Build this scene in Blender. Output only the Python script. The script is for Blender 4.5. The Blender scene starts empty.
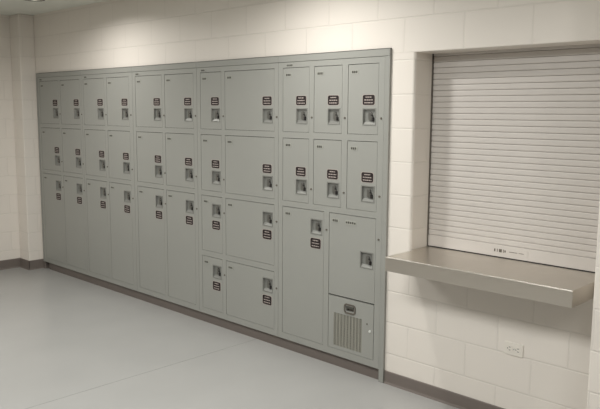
import bpy, bmesh, math, random
from mathutils import Vector, Matrix
random.seed(4)
sc = bpy.context.scene
col = sc.collection

# ------------------------------------------------------------------ camera
FPX, YAW, PITCH, ROLL = 707.01, math.radians(44.239), math.radians(7.480), math.radians(0.3456)
CAM = Vector((2.57900, -3.40916, 1.68301))
fw = Vector((-math.sin(YAW)*math.cos(PITCH), math.cos(YAW)*math.cos(PITCH), -math.sin(PITCH)))
rt = Vector((math.cos(YAW), math.sin(YAW), 0)); up = rt.cross(fw)
r2 = rt*math.cos(ROLL) + up*math.sin(ROLL); u2 = up*math.cos(ROLL) - rt*math.sin(ROLL)
cd = bpy.data.cameras.new('camera'); cam = bpy.data.objects.new('camera', cd); col.objects.link(cam)
m = Matrix((r2, u2, -fw)).transposed().to_4x4(); m.translation = CAM
cam.matrix_world = m
cd.sensor_width = 36; cd.lens = FPX/600*36; cd.clip_start = .05
sc.camera = cam

# ------------------------------------------------------------------ world, exposure, lights
w = bpy.data.worlds.new('world'); sc.world = w; w.use_nodes = True
w.node_tree.nodes['Background'].inputs[0].default_value = (.6, .6, .58, 1)
w.node_tree.nodes['Background'].inputs[1].default_value = .05
vs = sc.view_settings
vs.view_transform = 'Standard'; vs.look = 'None'; vs.gamma = 1; vs.use_curve_mapping = False
vs.exposure = 0.27

CEIL = 2.65
# ceiling lamps: (x, y, size x, size y, watts)
TROFFERS = [(.35, -2.3, 1.2, .6, 44), (-2.4, -2.6, 1.2, .6, 37), (2.9, -2.0, 1.2, .6, 16)]
# recessed cans washing the long wall: (x, y, watts)
CANS = [(-2.85, -.72, 11), (-.45, -.72, 13.5), (2.05, -.75, 6)]
def area(x, y, z, sx, sy, p):
    l = bpy.data.lights.new('ceiling_light_lamp', 'AREA'); l.shape = 'RECTANGLE'; l.size = sx; l.size_y = sy
    l.energy = p; l.color = (.985, 1, .99)
    o = bpy.data.objects.new('ceiling_light_lamp', l); col.objects.link(o); o.location = (x, y, z)
for x, y, sx, sy, p in TROFFERS: area(x, y, CEIL-.035, sx-.06, sy-.06, p)
for x, y, p in CANS:
    l = bpy.data.lights.new('downlight_lamp', 'AREA'); l.energy = p; l.color = (1, .98, .945)
    l.shape = 'DISK'; l.size = .15; l.spread = math.radians(158)
    o = bpy.data.objects.new('downlight_lamp', l); col.objects.link(o); o.location = (x, y, CEIL-.02)

# ------------------------------------------------------------------ materials
def s2l(c): return tuple(((v/255)/12.92 if v/255 <= .04045 else (((v/255)+.055)/1.055)**2.4) for v in c)
def mat(name, rgb, rough=.5, metal=0, noise=0, nscale=20, bump=0, bscale=200, spec=.5):
    m = bpy.data.materials.new(name); m.use_nodes = True
    nt = m.node_tree; b = nt.nodes['Principled BSDF']
    b.inputs['Roughness'].default_value = rough; b.inputs['Metallic'].default_value = metal
    b.inputs['Specular IOR Level'].default_value = spec
    c = s2l(rgb); b.inputs['Base Color'].default_value = (*c, 1)
    tc = nt.nodes.new('ShaderNodeTexCoord')
    if noise:
        n = nt.nodes.new('ShaderNodeTexNoise'); n.inputs['Scale'].default_value = nscale; n.inputs['Detail'].default_value = 4
        nt.links.new(tc.outputs['Object'], n.inputs['Vector'])
        r = nt.nodes.new('ShaderNodeMapRange'); r.inputs['From Min'].default_value = .3; r.inputs['From Max'].default_value = .7
        r.inputs['To Min'].default_value = 1-noise; r.inputs['To Max'].default_value = 1+noise
        mu = nt.nodes.new('ShaderNodeVectorMath'); mu.operation = 'SCALE'; mu.inputs[0].default_value = c
        nt.links.new(n.outputs['Fac'], r.inputs['Value']); nt.links.new(r.outputs[0], mu.inputs['Scale'])
        nt.links.new(mu.outputs[0], b.inputs['Base Color'])
    if bump:
        n = nt.nodes.new('ShaderNodeTexNoise'); n.inputs['Scale'].default_value = bscale; n.inputs['Detail'].default_value = 3
        nt.links.new(tc.outputs['Object'], n.inputs['Vector'])
        bp = nt.nodes.new('ShaderNodeBump'); bp.inputs['Strength'].default_value = bump; bp.inputs['Distance'].default_value = .002
        nt.links.new(n.outputs['Fac'], bp.inputs['Height']); nt.links.new(bp.outputs[0], b.inputs['Normal'])
    return m

def block_mat(name, rgb):
    """painted concrete block, running bond, joints laid out in metres"""
    m = mat(name, rgb, rough=.55); nt = m.node_tree; N = nt.nodes; L = nt.links; b = N['Principled BSDF']
    tc = N.new('ShaderNodeTexCoord'); ge = N.new('ShaderNodeNewGeometry')
    sp = N.new('ShaderNodeSeparateXYZ'); L.new(tc.outputs['Object'], sp.inputs[0])
    sn = N.new('ShaderNodeSeparateXYZ'); L.new(ge.outputs['True Normal'], sn.inputs[0])
    def M(op, a, bb=None, cc=None):
        n = N.new('ShaderNodeMath'); n.operation = op
        for i, v in enumerate((a, bb, cc)):
            if v is None: continue
            if isinstance(v, (int, float)): n.inputs[i].default_value = v
            else: L.new(v, n.inputs[i])
        return n.outputs[0]
    isy = M('GREATER_THAN', M('ABSOLUTE', sn.outputs[1]), .5)
    u = M('ADD', M('MULTIPLY', sp.outputs[0], isy), M('MULTIPLY', sp.outputs[1], M('SUBTRACT', 1, isy)))
    hi = M('GREATER_THAN', sp.outputs[2], 2.0275)
    zl = M('ADD', sp.outputs[2], .003)
    zu = M('MULTIPLY', M('ADD', sp.outputs[2], -1.825), .994)
    z = M('ADD', M('MULTIPLY', zl, M('SUBTRACT', 1, hi)), M('MULTIPLY', zu, hi))
    uu = M('ADD', M('ADD', u, -.162 + .395*40), M('MULTIPLY', hi, .079))
    cb = N.new('ShaderNodeCombineXYZ'); L.new(uu, cb.inputs[0]); L.new(z, cb.inputs[1])
    br = N.new('ShaderNodeTexBrick'); L.new(cb.outputs[0], br.inputs['Vector'])
    br.inputs['Scale'].default_value = 1; br.inputs['Brick Width'].default_value = .395; br.inputs['Row Height'].default_value = .1988
    br.inputs['Mortar Size'].default_value = .0055; br.inputs['Mortar Smooth'].default_value = .6
    c = s2l(rgb)
    br.inputs['Color1'].default_value = (*c, 1); br.inputs['Color2'].default_value = (*[v*.985 for v in c], 1)
    br.inputs['Mortar'].default_value = (*[v*.94 for v in c], 1)
    L.new(br.outputs['Color'], b.inputs['Base Color'])
    n = N.new('ShaderNodeTexNoise'); n.inputs['Scale'].default_value = 90; n.inputs['Detail'].default_value = 4
    L.new(tc.outputs['Object'], n.inputs['Vector'])
    h = M('SUBTRACT', M('MULTIPLY', n.outputs['Fac'], .12), br.outputs['Fac'])
    bp = N.new('ShaderNodeBump'); bp.inputs['Strength'].default_value = .5; bp.inputs['Distance'].default_value = .003
    L.new(h, bp.inputs['Height']); L.new(bp.outputs[0], b.inputs['Normal'])
    return m

def brushed(name, rgb, rough=.3, axis=(2, 60, 60)):
    m = mat(name, rgb, rough, 1.0); nt = m.node_tree; b = nt.nodes['Principled BSDF']
    tc = nt.nodes.new('ShaderNodeTexCoord'); mp = nt.nodes.new('ShaderNodeMapping'); mp.inputs['Scale'].default_value = axis
    n = nt.nodes.new('ShaderNodeTexNoise'); n.inputs['Scale'].default_value = 6; n.inputs['Detail'].default_value = 6
    r = nt.nodes.new('ShaderNodeMapRange'); r.inputs['To Min'].default_value = rough-.08; r.inputs['To Max'].default_value = rough+.12
    nt.links.new(tc.outputs['Object'], mp.inputs[0]); nt.links.new(mp.outputs[0], n.inputs['Vector'])
    nt.links.new(n.outputs['Fac'], r.inputs['Value']); nt.links.new(r.outputs[0], b.inputs['Roughness'])
    bp = nt.nodes.new('ShaderNodeBump'); bp.inputs['Strength'].default_value = .12; bp.inputs['Distance'].default_value = .001
    nt.links.new(n.outputs['Fac'], bp.inputs['Height']); nt.links.new(bp.outputs[0], b.inputs['Normal'])
    return m
def emit(name, rgb, s):
    m = bpy.data.materials.new(name); m.use_nodes = True; b = m.node_tree.nodes['Principled BSDF']
    b.inputs['Base Color'].default_value = (.8, .8, .8, 1)
    b.inputs['Emission Color'].default_value = (*s2l(rgb), 1); b.inputs['Emission Strength'].default_value = s
    return m

M_WALL = block_mat('painted_block', (228, 221, 212))
M_FLOOR = mat('painted_concrete_floor', (161, 160, 157), .3, noise=.035, nscale=2.2, bump=.08, bscale=40)
M_JOINT = mat('floor_joint_filler', (146, 146, 143), .6)
M_CEIL = mat('painted_ceiling', (224, 225, 216), .8, noise=.01, nscale=8, bump=.1, bscale=120)
M_BASE = mat('brown_vinyl', (114, 105, 99), .5, noise=.03, nscale=12)
M_LOCK = mat('locker_enamel', (151, 151, 145), .42, noise=.012, nscale=3)
M_TRIM = mat('filler_enamel', (149, 149, 143), .42, noise=.012, nscale=3)
M_GAP_SHADE = mat('locker_gap_shade', (60, 60, 56), .8)  # dark tone paints the shade in door gaps and base recess
M_PAN = mat('handle_steel', (136, 136, 131), .45, .3)
M_LATCH = mat('latch_steel', (120, 119, 114), .35, .7)
M_DARK = mat('black_plastic', (34, 30, 29), .5)
M_STICK = mat('sticker_black', (40, 32, 31), .6, spec=.3)
M_STICKW = mat('sticker_white', (176, 164, 158), .6)
M_PLATE = mat('plate_grey', (160, 160, 152), .4)
M_INK = mat('plate_ink', (72, 70, 64), .5)
M_VENT = mat('vent_mesh', (140, 138, 128), .5)
M_SHUT = mat('shutter_enamel', (200, 194, 188), .45, noise=.015, nscale=6)
M_COUNTER = brushed('counter_stainless', (208, 202, 193), .33)
M_OUT = mat('outlet_ivory', (228, 222, 212), .4)
M_CHROME = mat('chrome', (220, 222, 222), .15, 1.0)
M_LAMP = emit('lamp_diffuser', (255, 248, 236), 2.0)
M_GLOW = emit('downlight_lens', (255, 246, 230), 1.4)
M_WHITE = mat('white_metal', (225, 225, 220), .5)
M_GUIDE = mat('guide_metal', (104, 98, 90), .5, .3)

# ------------------------------------------------------------------ mesh helpers
def box(bm, x0, x1, y0, y1, z0, z1, mi=0):
    v = [bm.verts.new((x, y, z)) for x in (x0, x1) for y in (y0, y1) for z in (z0, z1)]
    for q in ((0,1,3,2), (4,6,7,5), (0,4,5,1), (2,3,7,6), (0,2,6,4), (1,5,7,3)):
        bm.faces.new([v[i] for i in q]).material_index = mi
def prism_xz(bm, pts, y0, y1, mi=0):
    a = [bm.verts.new((x, y0, z)) for x, z in pts]; b = [bm.verts.new((x, y1, z)) for x, z in pts]
    n = len(pts); bm.faces.new(a).material_index = mi; bm.faces.new(b[::-1]).material_index = mi
    for i in range(n): bm.faces.new((a[i], b[i], b[(i+1) % n], a[(i+1) % n])).material_index = mi
def prism_xy(bm, pts, z0, z1, mi=0):
    a = [bm.verts.new((x, y, z0)) for x, y in pts]; b = [bm.verts.new((x, y, z1)) for x, y in pts]
    n = len(pts); bm.faces.new(a).material_index = mi; bm.faces.new(b[::-1]).material_index = mi
    for i in range(n): bm.faces.new((a[i], b[i], b[(i+1) % n], a[(i+1) % n])).material_index = mi
def prism_yz(bm, pts, x0, x1, mi=0):
    a = [bm.verts.new((x0, y, z)) for y, z in pts]; b = [bm.verts.new((x1, y, z)) for y, z in pts]
    n = len(pts); bm.faces.new(a).material_index = mi; bm.faces.new(b[::-1]).material_index = mi
    for i in range(n): bm.faces.new((a[i], b[i], b[(i+1) % n], a[(i+1) % n])).material_index = mi
def rrect(cx, cz, w, h, r, n=4):
    out = []
    for k, (sx, sz) in enumerate(((1,1), (-1,1), (-1,-1), (1,-1))):
        for i in range(n+1):
            a = math.pi/2*(k+i/n); out.append((cx+sx*(w/2-r)+r*math.cos(a), cz+sz*(h/2-r)+r*math.sin(a)))
    return out
def plate(bm, X0, X1, Z0, Z1, y0, y1, holes, mi=0):
    """flat plate in the XZ plane with rectangular through-holes"""
    xs = sorted({X0, X1, *[v for h in holes for v in h[:2]]}); zs = sorted({Z0, Z1, *[v for h in holes for v in h[2:]]})
    xs = [x for x in xs if X0 <= x <= X1]; zs = [z for z in zs if Z0 <= z <= Z1]
    def solid(i, k):
        if not (0 <= i < len(xs)-1 and 0 <= k < len(zs)-1): return False
        cx, cz = (xs[i]+xs[i+1])/2, (zs[k]+zs[k+1])/2
        return not any(h[0] < cx < h[1] and h[2] < cz < h[3] for h in holes)
    V = {}
    def v(i, k, y):
        if (i, k, y) not in V: V[i, k, y] = bm.verts.new((xs[i], y, zs[k]))
        return V[i, k, y]
    def f(*q): bm.faces.new(q).material_index = mi
    for i in range(len(xs)-1):
        for k in range(len(zs)-1):
            if not solid(i, k): continue
            f(v(i,k,y0), v(i+1,k,y0), v(i+1,k+1,y0), v(i,k+1,y0)); f(v(i,k,y1), v(i,k+1,y1), v(i+1,k+1,y1), v(i+1,k,y1))
            if not solid(i-1, k): f(v(i,k,y0), v(i,k+1,y0), v(i,k+1,y1), v(i,k,y1))
            if not solid(i+1, k): f(v(i+1,k,y0), v(i+1,k,y1), v(i+1,k+1,y1), v(i+1,k+1,y0))
            if not solid(i, k-1): f(v(i,k,y0), v(i,k,y1), v(i+1,k,y1), v(i+1,k,y0))
            if not solid(i, k+1): f(v(i,k+1,y0), v(i+1,k+1,y0), v(i+1,k+1,y1), v(i,k+1,y1))
def cyl(bm, x, y0, y1, z, r, n=14, mi=0):
    prism_xz(bm, [(x+r*math.cos(2*math.pi*i/n), z+r*math.sin(2*math.pi*i/n)) for i in range(n)], y0, y1, mi)
def obj(name, bm, mats, parent=None, bevel=0, origin=None, seg=2):
    bmesh.ops.recalc_face_normals(bm, faces=bm.faces)
    if origin: bmesh.ops.translate(bm, verts=bm.verts, vec=-Vector(origin))
    me = bpy.data.meshes.new(name); bm.to_mesh(me); bm.free()
    for m in (mats if isinstance(mats, (list, tuple)) else [mats]): me.materials.append(m)
    o = bpy.data.objects.new(name, me); col.objects.link(o)
    if origin: o.location = origin
    if parent: o.parent = parent
    if bevel:
        b = o.modifiers.new('bevel', 'BEVEL'); b.width = bevel; b.segments = seg; b.limit_method = 'ANGLE'
    return o
def thing(name, label, cat, loc=(0,0,0), group=None):
    o = bpy.data.objects.new(name, None); col.objects.link(o); o.location = loc
    o['label'] = label; o['category'] = cat
    if group: o['group'] = group
    return o
def tag(o, label, cat, group=None):
    o['label'] = label; o['category'] = cat
    if group: o['group'] = group
    return o
def struct(name, bm, mats, origin=None, bevel=0):
    o = obj(name, bm, mats, origin=origin, bevel=bevel); o['kind'] = 'structure'; return o
B = bmesh.new

# ------------------------------------------------------------------ the room
WY, WB = .015, .215          # face and back of the long wall
XE, XR, YN = -4.815, 5.6, -6.2
LX0, LX1, LT = -4.561, -.005, 2.06
JX0, JX1, HEAD, CT = .163, 1.268, 2.027, .872
bm = B(); box(bm, XE-.2, XR+.2, YN-.2, .9, -.1, 0); struct('floor', bm, M_FLOOR)
bm = B(); box(bm, XE-.2, XR+.2, YN-.2, .9, CEIL, CEIL+.1)
struct('ceiling', bm, M_CEIL)
bm = B()
plate(bm, XE-.2, XR+.2, 0, CEIL, WY, WB, [(LX0, LX1, 0, LT), (JX0-.03, JX1, CT-.085, HEAD)])
# bullnose jamb block at the left of the opening
r = .02; pts = [(JX0-.03, WY), (JX0-.03, WB), (JX0, WB)] + [(JX0-r+r*math.cos(a), WY+r+r*math.sin(a)) for a in [-math.pi/2*i/6 for i in range(0, 6)]]
prism_xy(bm, pts, CT-.085, HEAD)
# the niche the lockers stand in
box(bm, LX0-.15, LX0, WB, .62, 0, LT+.1); box(bm, LX1, LX1+.15, WB, .62, 0, LT+.1)
box(bm, LX0, LX1, .52, .62, 0, LT+.1); box(bm, LX0, LX1, WB, .52, LT, LT+.1)
struct('wall_back', bm, M_WALL)
bm = B(); box(bm, XE-.2, XE, YN-.2, WY, 0, CEIL); struct('wall_left', bm, M_WALL)
bm = B(); box(bm, XR, XR+.2, YN-.2, WY, 0, CEIL); struct('wall_right', bm, M_WALL)
bm = B(); box(bm, XE, XR, YN-.2, YN, 0, CEIL); struct('wall_front', bm, M_WALL)
# pilaster in the far corner, pier at the right
bm = B(); box(bm, XE, -4.598, -.145, WY, 0, CEIL); struct('wall_pilaster', bm, M_WALL, bevel=.006)
bm = B(); box(bm, 1.336, 1.75, -.20, WY, 0, CEIL); struct('wall_pier', bm, M_WALL, bevel=.008)
# brown vinyl cove base
def cove(bm, ax, a0, a1, face, s, h=.082):
    t = .006; prof = [(0, 0), (0, h), (t*.6, h), (t, h-.004), (t, .014), (t+.006, 0)]
    pts = [(face+s*p, z) for p, z in prof]
    (prism_yz if ax == 'x' else prism_xz)(bm, pts, a0, a1)
bm = B(); cove(bm, 'x', -.004, 1.338, WY, -1); struct('baseboard_back', bm, M_BASE)
bm = B(); cove(bm, 'x', 1.336, 1.75, -.20, -1); cove(bm, 'x', 1.756, XR, WY, -1); struct('baseboard_pier', bm, M_BASE)
bm = B(); box(bm, -4.49, -.043, .024, .036, 0, .0795); box(bm, LX0+.0005, LX0+.008, .0155, .058, 0, .0795); struct('baseboard_toe_kick', bm, M_BASE)
bm = B(); cove(bm, 'y', YN, -.145, XE, 1, .1); struct('baseboard_left', bm, M_BASE)
bm = B(); cove(bm, 'y', -.152, WY, -4.598, 1, .1); cove(bm, 'x', XE, -4.592, -.145, -1, .1); cove(bm, 'x', -4.586, LX0-.0005, WY, -1, .1); struct('baseboard_pilaster', bm, M_BASE)
bm = B(); box(bm, -1.2065, -1.2015, YN, .02, -.001, .0008); struct('trim_1', bm, M_JOINT)

# ------------------------------------------------------------------ lockers
R1, R2, R3, R4, TALL = (1.546, 1.976), (1.072, 1.505), (.595, 1.033), (.126, .552), (.126, 1.033)
GAP = .0035
def handle_parts(door, hx0, hx1, hz0, hz1):
    """recessed steel cup with a lift latch"""
    bm = B()
    plate(bm, hx0-.003, hx1+.003, hz0-.003, hz1+.003, -.0015, .0008, [(hx0+.004, hx1-.004, hz0+.004, hz1-.004)])
    a0, a1, c0, c1 = hx0+.002, hx1-.002, hz0+.002, hz1-.002
    yb = .013
    def q(*p): bm.faces.new([bm.verts.new(v) for v in p])
    i = .004
    q((a0+i, yb, c0+.020), (a1-i, yb, c0+.020), (a1-i, yb, c1-i), (a0+i, yb, c1-i))
    q((a0, 0, c0), (a1, 0, c0), (a1-i, yb, c0+.020), (a0+i, yb, c0+.020))
    q((a0, 0, c1), (a0+i, yb, c1-i), (a1-i, yb, c1-i), (a1, 0, c1))
    q((a0, 0, c0), (a0+i, yb, c0+.020), (a0+i, yb, c1-i), (a0, 0, c1))
    q((a1, 0, c0), (a1, 0, c1), (a1-i, yb, c1-i), (a1-i, yb, c0+.020))
    obj('recessed_handle', bm, M_PAN, door)
    bm = B(); cx = (hx0+hx1)/2+.006; cz = hz0+.05
    prism_xz(bm, rrect(cx-.004, cz+.004, .026, .052, .010), .004, .0125)
    box(bm, cx+.004, cx+.016, .001, .0125, cz-.022, cz+.012)
    obj('latch', bm, M_LATCH, door, bevel=.002)
    bm = B(); box(bm, cx+.012, cx+.024, .001, .0125, cz-.026, cz-.004)  # block paints the latch's shaded right side black; the pin is the eye
    cyl(bm, cx+.012, -.001, .004, cz+.010, .005)
    obj('padlock_eye_and_shade', bm, M_DARK, door, bevel=.001)
def sticker(door, x0, x1, z0, z1):
    bm = B(); cx, cz, w_, h_ = (x0+x1)/2, (z0+z1)/2, x1-x0, z1-z0
    prism_xz(bm, rrect(cx, cz, w_+.006, h_+.006, .013), -.0006, .0008, 1)
    prism_xz(bm, rrect(cx, cz, w_, h_, .012), -.0010, .0008, 0)
    rows = [(.28, (-.26, .26)), (.0, (-.36, .36)), (-.28, (-.36, .36))]
    for rz, (u0, u1) in rows:
        u = u0
        while u < u1:
            l = random.uniform(.07, .17); l = min(l, u1-u)
            box(bm, cx+u*w_, cx+(u+l)*w_, -.0013, -.0006, cz+rz*h_-.0030, cz+rz*h_+.0030, 1); u += l+.035
    obj('warning_sticker', bm, [M_STICK, M_STICKW], door)
def number_plate(parent, x0, z0, w_=.056, h_=.020, n=3, name='number_plate'):
    bm = B(); box(bm, x0, x0+w_, -.0012, .0008, z0, z0+h_, 0)
    for i in range(n):
        a = x0+w_*(.12+i*.78/n); b_ = a+w_*.6/n
        box(bm, a, b_, -.0018, -.001, z0+h_*.2, z0+h_*.8, 1)
    obj(name, bm, [M_PLATE, M_INK], parent)
def make_door(unit, ux, x0, x1, z0, z1, style):
    """style: 'low' handle near the bottom, sticker over it; 'high' handle near the top, sticker under it"""
    gx0, gx1, gz0, gz1 = x0+GAP-ux, x1-GAP*.6-ux, z0+GAP*.6, z1-GAP
    R_ = x1-ux
    if style == 'low': hz, sz = (z0+.058, z0+.157), (z0+.180, z0+.241)
    elif style == 'staff': hz, sz = (.710, .811), None
    else: hz, sz = (z1-.160, z1-.061), (z1-.256, z1-.189)
    hx = (R_-.119, R_-.019)
    bm = B(); plate(bm, gx0, gx1, gz0, gz1, .0005, .0185, [(hx[0], hx[1], hz[0], hz[1])])
    d = obj('door', bm, M_LOCK, unit)
    handle_parts(d, hx[0], hx[1], hz[0], hz[1])
    if sz: sticker(d, R_-.121, R_-.028, sz[0], sz[1])
    number_plate(d, x0-ux+.025, z1-.060, .060, .024)
    # keyed cylinder on the stile beside the door
    bm = B(); zc = (hz[0]+hz[1])/2-.008 if style != 'staff' else .905
    cyl(bm, R_+.024, -.004, .001, zc, .0065)
    obj('key_cylinder', bm, M_GUIDE, unit)
    return d
def vent_door(unit, ux, x0, x1, z0, z1):
    gx0, gx1, gz0, gz1 = x0+GAP-ux, x1-GAP*1.2-ux, z0+GAP*.6, z1-GAP*.6
    vx0, vx1, vz0, vz1 = -.424-ux, -.183-ux, .150, .372
    hx0, hx1, hz0, hz1 = -.334-ux, -.237-ux, .386, .452
    bm = B(); plate(bm, gx0, gx1, gz0, gz1, .0005, .0185, [(vx0, vx1, vz0, vz1), (hx0+.016, hx1-.016, hz0+.016, hz1-.016)])
    d = obj('access_door', bm, M_LOCK, unit)
    # louvre panel: columns of short slots
    bm = B(); ncol = 9; cw = (vx1-vx0)/ncol
    for i in range(ncol+1):
        xx = vx0+i*cw; box(bm, max(vx0, xx-.006), min(vx1, xx+.006), .002, .010, vz0, vz1)
    nr = 20; ch = (vz1-vz0)/nr
    for k in range(nr):
        zz = vz0+(k+.5)*ch
        prism_yz(bm, [(.003, zz-.0042), (.003, zz-.0012), (.012, zz+.0045), (.012, zz+.0015)], vx0, vx1)
    o = obj('vent_grille', bm, M_VENT, d); o['label'] = 'tan slotted ventilation grille'
    # recessed pull
    bm = B(); cx, cz = (hx0+hx1)/2, (hz0+hz1)/2
    outer = rrect(cx, cz, hx1-hx0, hz1-hz0, .02, 5); inner = rrect(cx, cz, hx1-hx0-.02, hz1-hz0-.02, .012, 5)
    n = len(outer)
    A = [[bm.verts.new((x, y, z)) for x, z in ring] for ring, y in ((outer, .0), (outer, -.004), (inner, -.004), (inner, .016))]
    for a, b_ in zip(A[:-1], A[1:]):
        for i in range(n): bm.faces.new((a[i], a[(i+1) % n], b_[(i+1) % n], b_[i]))
    bm.faces.new(A[-1])
    pull = obj('recessed_pull', bm, M_GUIDE, d); pull['label'] = 'dark oval recessed finger pull'
    bm = B(); prism_xz(bm, rrect(cx, cz+.010, hx1-hx0-.034, .014, .005), -.003, .012)
    obj('pull_bar', bm, M_INK, d)
    bm = B(); cyl(bm, -.117-ux, -.006, .001, .309, .008); cyl(bm, -.117-ux, -.008, -.005, .309, .004)
    o = obj('lock', bm, M_WHITE, d); o['label'] = 'bright round key lock'
    bm = B(); cyl(bm, -.142-ux, -.002, .001, .352, .0055); obj('rivet', bm, M_GUIDE, d)

UNITS = [
 ((-4.545, -3.640), 'far locker bank, leftmost of five, beside the cream pilaster in the dim corner',
  [(-4.500, -4.100, R1, 'low'), (-4.500, -4.100, R2, 'low'), (-4.500, -4.100, TALL, 'high'),
   (-4.058, -3.675, R1, 'low'), (-4.058, -3.675, R2, 'low'), (-4.058, -3.675, TALL, 'high')]),
 ((-3.640, -2.767), 'six-door grey-green locker bank, second from the pilaster end of the row',
  [(-3.608, -3.233, R1, 'low'), (-3.608, -3.233, R2, 'low'), (-3.608, -3.233, TALL, 'high'),
   (-3.190, -2.822, R1, 'low'), (-3.190, -2.822, R2, 'low'), (-3.190, -2.822, TALL, 'high')]),
 ((-2.767, -1.865), 'six-door grey-green locker bank in the middle of the row, left of the eight-door bank',
  [(-2.723, -2.330, R1, 'low'), (-2.723, -2.330, R2, 'low'), (-2.723, -2.330, TALL, 'high'),
   (-2.293, -1.907, R1, 'low'), (-2.293, -1.907, R2, 'low'), (-2.293, -1.907, TALL, 'high')]),
 ((-1.865, -.953), 'eight-door locker bank pairing a narrow column of doors with a column of wide square doors',
  [(-1.821, -1.568, R1, 'low'), (-1.821, -1.568, R2, 'low'), (-1.821, -1.568, R3, 'high'), (-1.821, -1.568, R4, 'high'),
   (-1.528, -.993, R1, 'low'), (-1.528, -.993, R2, 'low'), (-1.528, -.993, R3, 'high'), (-1.528, -.993, R4, 'high')]),
 ((-.953, -.042), 'nearest locker bank, three doors across, with a slotted vent door at its bottom right',
  [(-.911, -.661, R1, 'low'), (-.911, -.661, R2, 'low'), (-.620, -.375, R1, 'low'), (-.620, -.375, R2, 'low'),
   (-.329, -.087, R1, 'low'), (-.329, -.087, R2, 'low'), (-.911, -.519, TALL, 'high'), (-.474, -.087, (.490, 1.033), 'staff')]),
]
BT = 2.0125
PY = .0135
for ui, ((ux0, ux1), label, doors) in enumerate(UNITS):
    u = thing('locker', label, 'locker', (ux0, 0, .0), 'locker banks recessed in the long wall')
    W = ux1-ux0; g = .0012
    holes = [(a-ux0, b_-ux0, z[0], z[1]) for a, b_, z, s in doors]
    if ui == 4: holes.append((-.474-ux0, -.087-ux0, .126, .4865)); holes = [h if h[2] != .490 else (h[0], h[1], .4865, h[3]) for h in holes]
    bm = B(); plate(bm, g, W-g, .0815, BT, 0, .019, holes); obj('face_frame', bm, M_LOCK, u)
    bm = B(); box(bm, g, W-g, .034, .48, .0815, BT-.002)
    plate(bm, g, g+.002, .0815, BT-.002, .019, .034, []); plate(bm, W-g-.002, W-g, .0815, BT-.002, .019, .034, [])
    obj('cabinet_body', bm, M_GAP_SHADE, u)  # dark box behind the doors, coloured as the shade in their gaps
    bm = B(); box(bm, .002 if ui else -.012, W-.002, .06, .47, 0, .0815); obj('base_plinth', bm, M_GAP_SHADE, u)  # dark block paints the shade below; first bank's runs on to the end
    for a, b_, z, s in doors: make_door(u, ux0, a, b_, z[0], z[1], s)
    number_plate(u, .072 if ui == 4 else .05, 1.981, .074 if ui == 4 else .06, .020, 4, 'bank_number_plate')
    if ui == 4:
        vent_door(u, ux0, -.474, -.087, .126, .485)
        bm = B(); box(bm, -.333-ux0, -.243-ux0, -.0012, .0008, .970, .998, 0)
        for i in range(5): box(bm, -.329-ux0+i*.017, -.329-ux0+i*.017+.012, -.0018, -.001, .977, .989+.002*(i % 2), 1)
        nm = obj('name_label', bm, [M_PLATE, M_INK], u); nm['label'] = 'small pale label strip with dark print'
# fascia over the lockers and end filler
t = thing('locker_top_filler', 'long grey-green metal fascia strip running along the top of the locker row', 'trim', (LX0, 0, BT))
xs = [LX0, -3.640, -2.767, -1.865, -.953, -.0055]
for a, b_ in zip(xs[:-1], xs[1:]):
    bm = B(); box(bm, a+.0006-LX0, b_-.0006-LX0, -.004, .03, .0015, LT-.001-BT)
    box(bm, a+.0006-LX0, b_-.0006-LX0, -.004, WY+.1, LT-.006-BT, LT-.001-BT)
    obj('fascia_panel', bm, M_TRIM, t, bevel=.001)
bm = B(); box(bm, -.0414, -.0055, -.002, .10, 0, BT)
tag(obj('end_filler_panel', bm, M_TRIM, bevel=.0015), 'narrow grey-green metal filler strip reaching the floor at the right end of the lockers', 'trim')
bm = B(); box(bm, LX0, -4.5465, -.004, .05, .0815, BT+.001)
tag(obj('end_filler_panel', bm, M_TRIM), 'thin grey-green filler strip at the far left end of the lockers against the pilaster', 'trim')

# ------------------------------------------------------------------ roller shutter
SY = .2
t = thing('roller_shutter', 'closed beige roller shutter with narrow horizontal slats above the steel counter', 'shutter', (JX0, SY, CT))
bm = B(); pitch = .0333; z = .945-CT; top = HEAD+.02-CT
prof = []
while z < top:
    prof += [(.0, z), (-.0034, z+.002), (-.0045, z+.008), (-.0045, z+.025), (-.0034, z+.0310), (.0, z+.0324), (.003, z+.0328)]
    z += pitch
back = [(.012, z_) for _, z_ in (prof[-1], prof[0])]
sx0, sx1 = .004, JX1-JX0-.004
a = [bm.verts.new((sx0, y, z_)) for y, z_ in prof]; b_ = [bm.verts.new((sx1, y, z_)) for y, z_ in prof]
for i in range(len(prof)-1): bm.faces.new((a[i], b_[i], b_[i+1], a[i+1]))
o = obj('slat_curtain', bm, M_SHUT, t)
bm = B(); box(bm, sx0, sx1, -.008, .014, .004, .0725); obj('bottom_bar', bm, M_SHUT, t, bevel=.002)
bm = B(); box(bm, sx0, sx1, -.010, .012, .0, .0045); o = obj('bottom_seal', bm, M_DARK, t)
bm = B(); box(bm, .0005, .006, -.014, .02, .0, HEAD-CT); obj('guide_rail', bm, M_GUIDE, t)
bm = B(); box(bm, sx1+.0005-.006, sx1+.0035, -.03, .02, .0, HEAD-CT); obj('guide_rail', bm, M_GUIDE, t)
bm = B(); x = .615-JX0; zz = .912-CT
box(bm, x-.012, x+.205, -.0095, -.007, zz-.015, zz+.016, 0)
for k, (dx, w_, h_) in enumerate(((.0, .008, .016), (.018, .004, .018), (.030, .018, .018), (.056, .004, .018), (.064, .008, .012), (.092, .05, .003), (.15, .03, .003))):
    box(bm, x+dx, x+dx+w_, -.0105, -.009, zz-h_/2, zz+h_/2, 1)
o = obj('latch_plate', bm, [M_SHUT, M_GUIDE], t); o['label'] = 'small stamped latch plate on the bottom bar'

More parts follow.
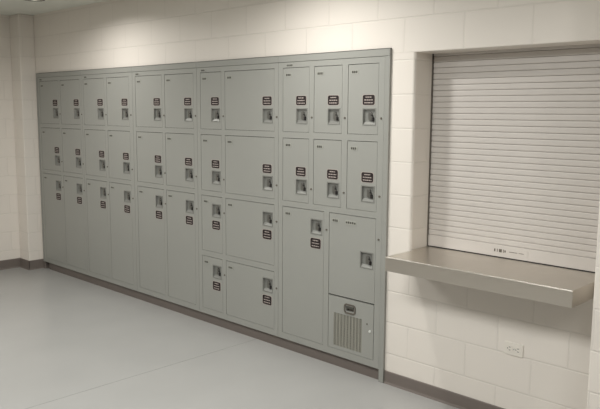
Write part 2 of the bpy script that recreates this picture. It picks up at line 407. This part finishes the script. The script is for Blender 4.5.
# ------------------------------------------------------------------ counter
bm = B()
cx0, cx1, cy0 = .180, 1.262, -.25
prof = [(cy0, CT-.083), (cy0, CT-.002), (cy0+.002, CT), (WY, CT), (WY, CT-.003), (cy0+.004, CT-.003), (cy0+.004, CT-.083)]
tk = .0016
# top sheet, front apron, end aprons
box(bm, cx0, cx1, cy0, WY-.0005, CT-.003, CT)
box(bm, cx0-.012, cx1, WY-.0005, SY-.012, CT-.003, CT)
box(bm, cx0, cx1, cy0, cy0+.003, CT-.083, CT-.003)
box(bm, cx0, cx0+.003, cy0+.003, WY-.0005, CT-.083, CT-.003); box(bm, cx1-.003, cx1, cy0+.003, WY-.0005, CT-.083, CT-.003)
box(bm, cx0+.003, cx1-.003, cy0+.003, cy0+.02, CT-.083, CT-.080)
c = thing('counter_shelf', 'brushed stainless steel counter ledge projecting below the roller shutter', 'counter', (0, 0, 0))
obj('steel_top', bm, M_COUNTER, c, bevel=.0012)
bm = B()
for xx in (cx0+.12, cx1-.15): prism_yz(bm, [(WY-.001, CT-.004), (cy0+.03, CT-.004), (cy0+.03, CT-.03), (WY-.001, CT-.079)], xx, xx+.004)
obj('bracket', bm, M_GUIDE, c)

# ------------------------------------------------------------------ wall outlet
ox, oz = .854, .428
t = thing('wall_outlet', 'ivory horizontal duplex electrical outlet low on the block wall under the counter', 'outlet', (ox, WY, oz))
bm = B(); prism_xz(bm, rrect(-.002, 0, .108, .070, .006), -.0055, .0005); obj('cover_plate', bm, M_OUT, t, bevel=.0015)
for s in (-1, 1):
    bm = B(); prism_xz(bm, rrect(s*.024, 0, .034, .036, .010), -.0075, -.004, 0)
    for dz in (-.008, .008): box(bm, s*.024-.004, s*.024+.006, -.0080, -.007, dz-.0013, dz+.0013, 1)
    cyl(bm, s*.024-.011, -.0080, -.007, 0, .0028, 8, 1)
    obj('socket', bm, [M_OUT, M_DARK], t)
bm = B(); cyl(bm, 0, -.0068, -.005, 0, .0035, 10); obj('screw', bm, M_CHROME, t)

# ------------------------------------------------------------------ ceiling fixtures
def ring_z(bm, cx, cy, prof, n=32, mi=0, cap=False):
    R = [[bm.verts.new((cx+r*math.cos(2*math.pi*i/n), cy+r*math.sin(2*math.pi*i/n), z)) for i in range(n)] for r, z in prof]
    for a, b_ in zip(R[:-1], R[1:]):
        for i in range(n): bm.faces.new((a[i], a[(i+1) % n], b_[(i+1) % n], b_[i])).material_index = mi
    if cap: bm.faces.new(R[-1]).material_index = mi
def downlight(x, y, label, glow=True, r=.085):
    t = thing('recessed_downlight', label, 'ceiling light', (x, y, CEIL), None if not glow else 'downlights along the long wall')
    bm = B(); ring_z(bm, 0, 0, [(r+.014, 0), (r+.012, -.006), (r, -.009), (r-.006, -.006)])
    o = obj('trim_ring', bm, M_GUIDE if not glow else M_WHITE, t)
    bm = B(); ring_z(bm, 0, 0, [(r-.006, -.006), (r*.72, -.002), (r*.5, -.0012)])
    obj('reflector', bm, M_CHROME, t)
    bm = B(); ring_z(bm, 0, 0, [(r*.5, -.0012), (r*.3, -.006), (r*.1, -.008)], cap=True)
    obj('lens', bm, M_GLOW, t)
downlight(-3.56, -.475, 'small round chrome downlight in the ceiling at the top left corner', False)
for x, y, p in CANS: downlight(x, y, 'round recessed downlight with white ring in the ceiling above the long wall')
for i, (x, y, sx, sy, p) in enumerate(TROFFERS):
    t = thing('ceiling_light_panel', 'rectangular fluorescent ceiling light with white frame out over the room', 'ceiling light', (x, y, CEIL), 'fluorescent ceiling lights')
    bm = B()
    for q in ((-sx/2, sx/2, -sy/2, -sy/2+.03), (-sx/2, sx/2, sy/2-.03, sy/2), (-sx/2, -sx/2+.03, -sy/2+.03, sy/2-.03), (sx/2-.03, sx/2, -sy/2+.03, sy/2-.03)):
        box(bm, *q, -.03, 0)
    obj('frame', bm, M_WHITE, t)
    bm = B(); box(bm, -sx/2+.03, sx/2-.03, -sy/2+.03, sy/2-.03, -.022, -.002); obj('diffuser', bm, M_LAMP, t)
